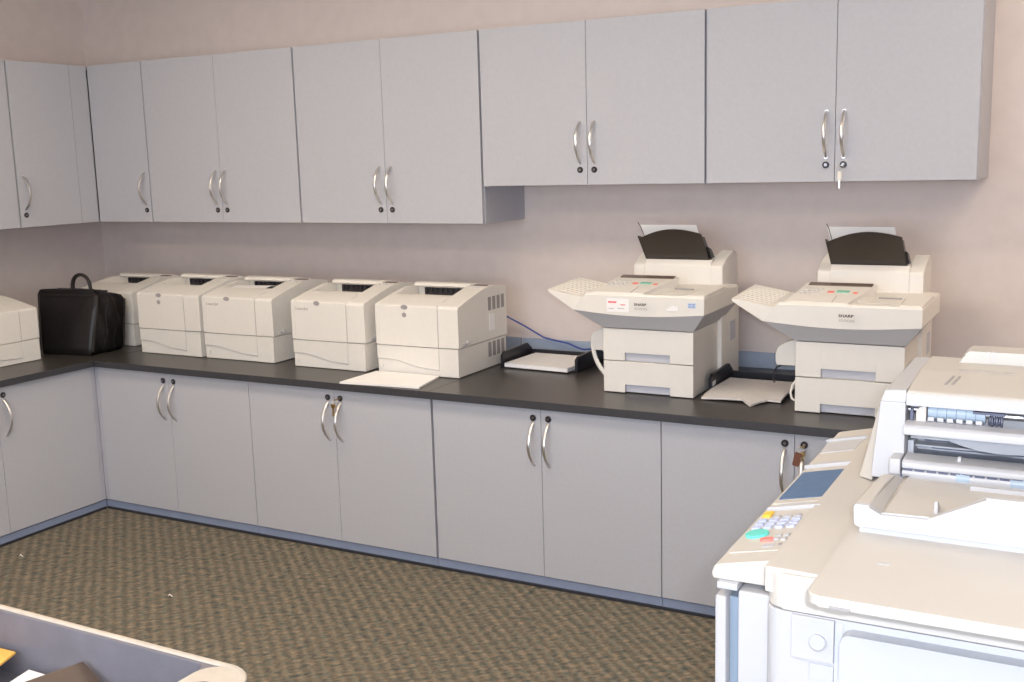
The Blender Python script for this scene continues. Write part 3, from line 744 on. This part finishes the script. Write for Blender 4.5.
    on('screen_brow', 3.668, -1.413, MB().prism([(-.038, 0), (.038, 0), (.034, .012), (-.030, .012)], 'z', -.001, .005, .0012), 'copier')
    # platen cover carrying the document feeder
    pc = MB().prism(rrect(3.786, X1, -2.212, Y1 - .02, .014, 5), 'z', 1.0655, 1.0785, .004, 3)
    P('platen_cover', pc, 'copierwarm')
    P('cover_grip', MB().box(3.812, 3.836, -2.2135, -2.205, 1.064, 1.0685, .001), 'vent')
    P('cover_pad', MB().box(3.80, X1 - .01, -2.195, Y1 - .03, 1.0605, 1.066), 'recess')
    P('cover_mark', MB().box(3.842, 3.856, -2.085, -2.079, 1.0785, 1.0792), 'copier')
    P('platen_hinge', MB().box(3.84, 3.87, -2.2128, -2.211, 1.0735, 1.0745), 'mfpgrey')
    # feeder: lower plinth, output tray with notched near wall
    P('feeder_plinth', MB().box(3.800, X1, -1.978, -1.50, 1.0787, 1.086), 'copiergrey')
    z0 = 1.0865
    wall = [(3.793, z0 + .004), (3.797, z0), (X1, z0), (X1, 1.146), (3.953, 1.146), (3.885, 1.1062), (3.8265, 1.1045), (3.812, 1.118), (3.7945, 1.118), (3.792, 1.114)]
    P('tray_wall', MB().prism(wall, 'y', -1.984, -1.972, .0025), 'copier')
    P('tray_rail', MB().prism([(-1.9715, z0), (-1.9715, 1.1175), (-1.86, 1.111), (-1.78, 1.103), (-1.765, 1.098), (-1.765, z0)], 'x', 3.7935, 3.811, .003), 'copierwarm')
    fl = MB().hexa([(3.811, -1.9715, z0), (X1, -1.9715, z0), (X1, -1.742, z0), (3.811, -1.742, z0), (3.8265, -1.9715, 1.1015), (X1, -1.9715, 1.103), (X1, -1.742, 1.094), (3.8265, -1.742, 1.094)])
    fl.hexa([(3.811, -1.9715, 1.09), (3.8275, -1.9715, 1.09), (3.8285, -1.765, 1.09), (3.811, -1.765, 1.09), (3.8112, -1.9715, 1.1172), (3.8125, -1.9715, 1.1172), (3.8125, -1.765, 1.098), (3.8112, -1.765, 1.098)])
    P('tray_floor', fl, 'copierwarm')
    P('paper_stop', MB().hexa([(3.8845, -1.930, 1.100), (3.8905, -1.930, 1.100), (3.8905, -1.90, 1.100), (3.8845, -1.90, 1.100), (3.8855, -1.928, 1.1165), (3.8895, -1.928, 1.1165), (3.8895, -1.915, 1.112), (3.8855, -1.915, 1.112)], .001), 'copier')
    P('floor_bar', MB().box(3.915, X1, -1.79, -1.785, 1.094, 1.1015, .0005), 'copier')
    # sloped white apron down from the rollers to the floor
    P('tray_apron', MB().prism([(-1.742, 1.090), (-1.742, 1.100), (-1.765, 1.093), (-1.765, 1.089)], 'x', 3.828, X1).prism([(-1.741, z0), (-1.741, 1.100), (-1.70, 1.1), (-1.70, z0)], 'x', 3.80, X1), 'copier')
    # feeder frame: left cheek, top cover, open mouth with mechanism
    ck = MB().hexa([(3.766, -1.722, 1.079), (3.815, -1.722, 1.079), (3.815, -1.47, 1.079), (3.766, -1.47, 1.079), (3.7775, -1.722, 1.200), (3.815, -1.722, 1.200), (3.815, -1.47, 1.200), (3.7775, -1.47, 1.200)], .003)
    ck.hexa([(3.7775, -1.722, 1.199), (3.815, -1.722, 1.199), (3.815, -1.47, 1.199), (3.7775, -1.47, 1.199), (3.7835, -1.716, 1.2165), (3.815, -1.716, 1.2185), (3.815, -1.47, 1.226), (3.790, -1.47, 1.224)], .003)
    P('feeder_cheek', ck, 'copier')
    ol = MB().hexa([(3.742, -1.685, 1.066), (3.7655, -1.70, 1.066), (3.7655, -1.47, 1.066), (3.742, -1.47, 1.066), (3.7725, -1.685, 1.195), (3.777, -1.70, 1.20), (3.784, -1.47, 1.221), (3.7755, -1.47, 1.205)], .004)
    P('feeder_side_cover', ol, 'copierwarm')
    tp = MB().prism([(-1.7225, 1.1985), (-1.7225, 1.2155), (-1.716, 1.2185), (-1.60, 1.2275), (-1.47, 1.2275), (-1.455, 1.220), (-1.455, 1.1985)], 'x', 3.8155, X1, .003)
    P('feeder_top', tp, 'copierwarm')
    P('feeder_fascia', MB().box(3.8155, X1, -1.7245, -1.7227, 1.1965, 1.2150, .0006), 'copier')
    bm_ = [(3.858, 1.222), (3.866, 1.226), (3.873, 1.242), (3.880, 1.2475), (3.972, 1.2475), (3.980, 1.242), (3.990, 1.228), (4.0, 1.222)]
    P('feeder_hump', MB().prism(bm_, 'y', -1.515, -1.458, .003), 'copierwarm')
    P('hump_rib', MB().box(3.908, 3.9095, -1.517, -1.50, 1.232, 1.2482).box(3.915, 3.9165, -1.517, -1.50, 1.232, 1.2482), 'mfpgrey')
    P('top_groove', MB().box(3.872, 3.952, -1.585, -1.582, 1.2270, 1.2283), 'ink')
    lb = P('instruction_label', MB().box(3.831, 3.874, -1.672, -1.628, 1.2210, 1.2262), 'stickpale') if 0 else None
    for x in (3.862, 3.871): P('label_bar', MB().hexa([(x, -1.675, 1.2205), (x + .003, -1.675, 1.2205), (x + .009, -1.625, 1.225), (x + .006, -1.625, 1.225), (x, -1.675, 1.2228), (x + .003, -1.675, 1.2228), (x + .009, -1.625, 1.2268), (x + .006, -1.625, 1.2268)]), 'ink')
    # mechanism seen in the mouth
    P('mouth_backing', MB().box(3.816, X1, -1.655, -1.650, 1.10, 1.1985), 'copiergrey')
    P('mouth_plate', MB().box(3.816, X1, -1.72, -1.655, 1.096, 1.1135), 'film')
    g = MB()
    for k in range(6):
        x = 3.845 + k * .0133; g.tube([(x, -1.700, 1.1855), (x + .0129, -1.700, 1.1855)], .0125, 14)
    P('feed_roller', g, 'roller')
    P('roller_shaft', MB().tube([(3.816, -1.70, 1.1855), (X1, -1.70, 1.1855)], .004, 10), 'chrome')
    tb = MB()
    for k in range(6): tb.box(3.8455 + k * .0133, 3.8545 + k * .0133, -1.7165, -1.7135, 1.1735, 1.1795, .0006)
    P('roller_tab', tb, 'copier')
    P('roller_cover', MB().prism([(3.829, 1.172), (3.829, 1.186), (3.833, 1.1935), (3.841, 1.1965), (3.8435, 1.1965), (3.8435, 1.172)], 'y', -1.719, -1.70, .002), 'copierwarm')
    P('clip', MB().box(3.8205, 3.8255, -1.719, -1.712, 1.173, 1.190, .001).box(3.823, 3.832, -1.7235, -1.716, 1.1945, 1.1985), 'copierdark')
    for cx, xa, xb in ((3.930, 3.908, 3.952), (3.992, 3.975, 4.03)):
        gr = MB().box(xa, xb, -1.719, -1.70, 1.1900, 1.1935)
        for k in range(6): gr.tube([(cx + k * .0032, -1.705, 1.180), (cx + k * .0032 + .0018, -1.705, 1.180)], .0105 if k % 2 else .0075, 12)
        P('drive_gear', gr, 'copierdark')
    # guide bar, its dark lens-shaped flap, slots and lower plates
    gb = MB().prism([(-1.747, 1.1565), (-1.747, 1.167), (-1.741, 1.171), (-1.715, 1.173), (-1.715, 1.158)], 'x', 3.8155, X1, .002)
    P('guide_bar', gb, 'copier')
    flp = [(3.880, 1.1575)] + [(3.880 + .155 * k / 14, 1.1565 - .0175 * math.sin(PI * min(1, (k / 14) * .93 + .07)) ** .8) for k in range(15)] + [(4.035, 1.1575)]
    P('guide_flap', MB().prism(flp, 'y', -1.741, -1.736), 'film')
    P('upper_slot', MB().box(3.835, X1, -1.6565, -1.6555, 1.1275, 1.136), 'copierdark'); P('lower_slot', MB().box(3.845, X1, -1.6567, -1.6556, 1.116, 1.1235), 'copierdark')
    P('slot_ledge', MB().box(3.818, X1, -1.690, -1.656, 1.138, 1.1465, .001).box(3.818, X1, -1.682, -1.656, 1.1245, 1.1270), 'copier')
    P('cheek_plate', MB().box(3.816, 3.825, -1.70, -1.66, 1.113, 1.137, .001), 'copiergrey')
    P('guide_pin', MB().hexa([(3.891, -1.746, 1.116), (3.8965, -1.746, 1.116), (3.8965, -1.735, 1.116), (3.891, -1.735, 1.116), (3.8915, -1.746, 1.128), (3.896, -1.746, 1.128), (3.896, -1.74, 1.128), (3.8915, -1.74, 1.128)]).shift((0, .012, -.001)), 'copier')
    eb = P('exit_bar', MB().prism([(-1.755, 1.1075), (-1.755, 1.1155), (-1.748, 1.1195), (-1.71, 1.121), (-1.71, 1.108)], 'x', 3.8165, X1, .002), 'copier')
    P('bar_bracket', MB().box(3.7985, 3.815, -1.757, -1.715, 1.0965, 1.1215, .003), 'copier', eb)
    rb = MB(); k = 0; x = 3.8185
    while x < X1 - .01:
        rb.box(x, x + .013, -1.7535, -1.745, 1.1040, 1.1075); x += .0165
    P('exit_rib', rb, 'copierdark', eb)
    P('exit_roller', MB().tube([(3.8175, -1.748, 1.1000), (X1, -1.748, 1.1000)], .0062, 14), 'copier', eb)
    for x in (3.8925, 3.965, 4.045, 4.12): P('rubber_roller', MB().tube([(x, -1.749, 1.1000), (x + .018, -1.749, 1.1000)], .0078, 14), 'roller', eb)
    P('bracket_cap', MB().box(3.8152, 3.8178, -1.752, -1.742, 1.0935, 1.1015), 'copierdark', eb)
    return r
make_copier()

# ------------------------------------------------------------------ utility cart (bottom left)
def make_cart():
    x0, x1, y0, y1, zr = 2.14, 2.955, -2.70, -2.208, .80
    o = Vector(((x0 + x1) / 2, (y0 + y1) / 2, 0))
    r = thing('utility_cart', 'lavender-grey plastic utility cart with a worn cream rim and deep top tray', 'cart', tuple(o))
    def P(name, mb, mat, par=None): return obj(name, mb.shift(-o), mat, par or r)
    def tub(zt, zb, name):
        m = MB(); t = .012; xe = x1 - .098
        def ringset(off, z, xa=x0, xb=x1): return [(x, y, z) for x, y in rrect(xa + off, xb - off, y0 + off, y1 - off, max(.012, .062 - off), 6)]
        def inner(off, z): return [(x, y, z) for x, y in rrect(x0 + off, xe + .004 - off * .6, y0 + off, y1 - off, .02, 6)]
        # outer skirt, rim top, inner basin as one closed shell
        m.loft([ringset(.004, zb), ringset(.004, zt - .03), ringset(0, zt - .018), ringset(0, zt - .003), ringset(.003, zt), inner(t + .004, zt), inner(t + .006, zt - .003), inner(t + .014, zb + .014)])
        return P(name, m, 'cart')
    s = tub(zr, zr - .125, 'top_tray')
    # cream worn rim lip
    m = MB()
    lip = [(x, y, zr + .0005) for x, y in rrect(x0 + .006, x1 - .006, y0 + .006, y1 - .006, .056, 8)]
    m.tube(lip, .0062, 8, .55, closed=True)
    m.prism(rrect(x1 - .100, x1 - .008, y0 + .012, y1 - .012, .035), 'z', zr - .002, zr + .0022, .001)
    P('rim', m, 'cartrim', s)
    P('handle_pocket', MB().prism(rrect(x1 - .072, x1 - .030, y1 - .16, y1 - .062, .014), 'z', zr + .0022, zr + .0030), 'cart', s)
    s2 = tub(.26, .15, 'lower_tray')
    for x in (x0 + .05, x1 - .05):
        for y in (y0 + .05, y1 - .05):
            P('post', MB().prism(rrect(x - .022, x + .022, y - .022, y + .022, .01), 'z', .255, zr - .12), 'cart')
            c = P('caster', MB().cyl((x, y, .075), (x, y, .15), .012, 14).box(x - .022, x + .022, y - .012, y + .012, .07, .085, .002), 'lock')
            P('wheel', MB().tube([(x - .014, y, .05), (x + .014, y, .05)], .05, 22), 'rubber', c)
    return zr
zr = make_cart()
zb = zr - .1105
def slope_sheet(name, pts, th, mat, label, cat):
    P = [Vector(p) for p in pts]
    return tag(obj(name, MB().sheet(lambda u, v: P[0].lerp(P[1], u).lerp(P[3].lerp(P[2], u), v) + Vector((0, 0, th)), 4, 4, th), mat), label, cat)
slope_sheet('paper_folder', [(2.20, -2.42, zb + .012), (2.44, -2.42, zb + .020), (2.408, -2.242, zb + .046), (2.20, -2.242, zb + .040)], .004, 'folderorange', 'orange-yellow folder at the left end of the utility cart tray', 'folder')
slope_sheet('paper_sheet', [(2.47, -2.50, zb + .003), (2.68, -2.50, zb + .003), (2.66, -2.246, zb + .024), (2.445, -2.246, zb + .024)], .002, 'paper', 'white sheet lying in the utility cart tray beside the brown folder', 'paper')
fb = MB().hexa([(2.585, -2.48, zb + .026), (2.589, -2.48, zb + .026), (2.661, -2.252, zb + .030), (2.657, -2.252, zb + .030), (2.500, -2.46, zb + .060), (2.504, -2.46, zb + .060), (2.583, -2.240, zb + .066), (2.579, -2.240, zb + .066)])
tag(obj('paper_folder', fb, 'folderbrown'), 'dark brown folder standing on edge in the utility cart tray', 'folder')

# small paper scraps on the carpet
for n, (x, y, lab) in enumerate(((1.072, -.662, 'tiny white paper scrap on the carpet before the middle base cabinets'), (.178, -.617, 'tiny white paper scrap on the carpet near the left-wall base cabinet'))):
    tag(obj('paper_scrap', MB().sheet(lambda u, v, x=x, y=y: (x + .014 * u, y + .011 * v + .004 * u, .004 + .005 * math.sin(3 * u + 2 * v)), 4, 4, .001), 'paper'), lab, 'paper')

# ------------------------------------------------------------------ camera and camera flash
CX, CY, CZ, YAW, PITCH, ROLL, F = 4.0649, -3.4025, 1.5801, -.5016, -.1676, -.0277, 1088.63
cam = bpy.data.cameras.new('camera'); co = bpy.data.objects.new('camera', cam); COL.objects.link(co)
cam.sensor_width = 36; cam.sensor_fit = 'HORIZONTAL'; cam.lens = F / 1024 * 36; cam.clip_start = .02; cam.clip_end = 50
fw = Vector((math.sin(YAW) * math.cos(PITCH), math.cos(YAW) * math.cos(PITCH), math.sin(PITCH)))
rt = Vector((math.cos(YAW), -math.sin(YAW), 0)); upv = rt.cross(fw)
R_ = rt * math.cos(ROLL) + upv * math.sin(ROLL); U_ = -rt * math.sin(ROLL) + upv * math.cos(ROLL)
co.matrix_world = Matrix(((R_.x, U_.x, -fw.x, CX), (R_.y, U_.y, -fw.y, CY), (R_.z, U_.z, -fw.z, CZ), (0, 0, 0, 1)))
SC.camera = co
fl = bpy.data.lights.new('camera_flash', 'SPOT'); fl.energy = FLASH = 74; fl.color = (.88, .92, 1.0); fl.shadow_soft_size = .016
fl.spot_size = math.radians(85); fl.spot_blend = .6
fo = bpy.data.objects.new('camera_flash', fl); COL.objects.link(fo)
fo.matrix_world = Matrix.Translation(R_ * .06 + U_ * .05) @ co.matrix_world

dl = bpy.data.lights.new('window_fill', 'AREA'); dl.shape = 'RECTANGLE'; dl.size = WX1 - WX0; dl.size_y = WZ1 - WZ0; dl.energy = 104; dl.color = (.76, .87, 1.0)  # cool area light added outside the unseen window to fill from the front
do = bpy.data.objects.new('window_fill', dl); COL.objects.link(do); do.location = ((WX0 + WX1) / 2, YF - .14, (WZ0 + WZ1) / 2); do.rotation_euler = (PI / 2, 0, 0)
w = bpy.data.worlds.new('world'); SC.world = w; w.use_nodes = True
w.node_tree.nodes['Background'].inputs[0].default_value = (.5, .47, .45, 1); w.node_tree.nodes['Background'].inputs[1].default_value = .0
SC.view_settings.view_transform = 'Standard'; SC.view_settings.look = 'None'; SC.view_settings.gamma = 1
SC.view_settings.use_curve_mapping = False; SC.view_settings.exposure = 0.0
SC.cycles.max_bounces = 8; SC.cycles.diffuse_bounces = 5
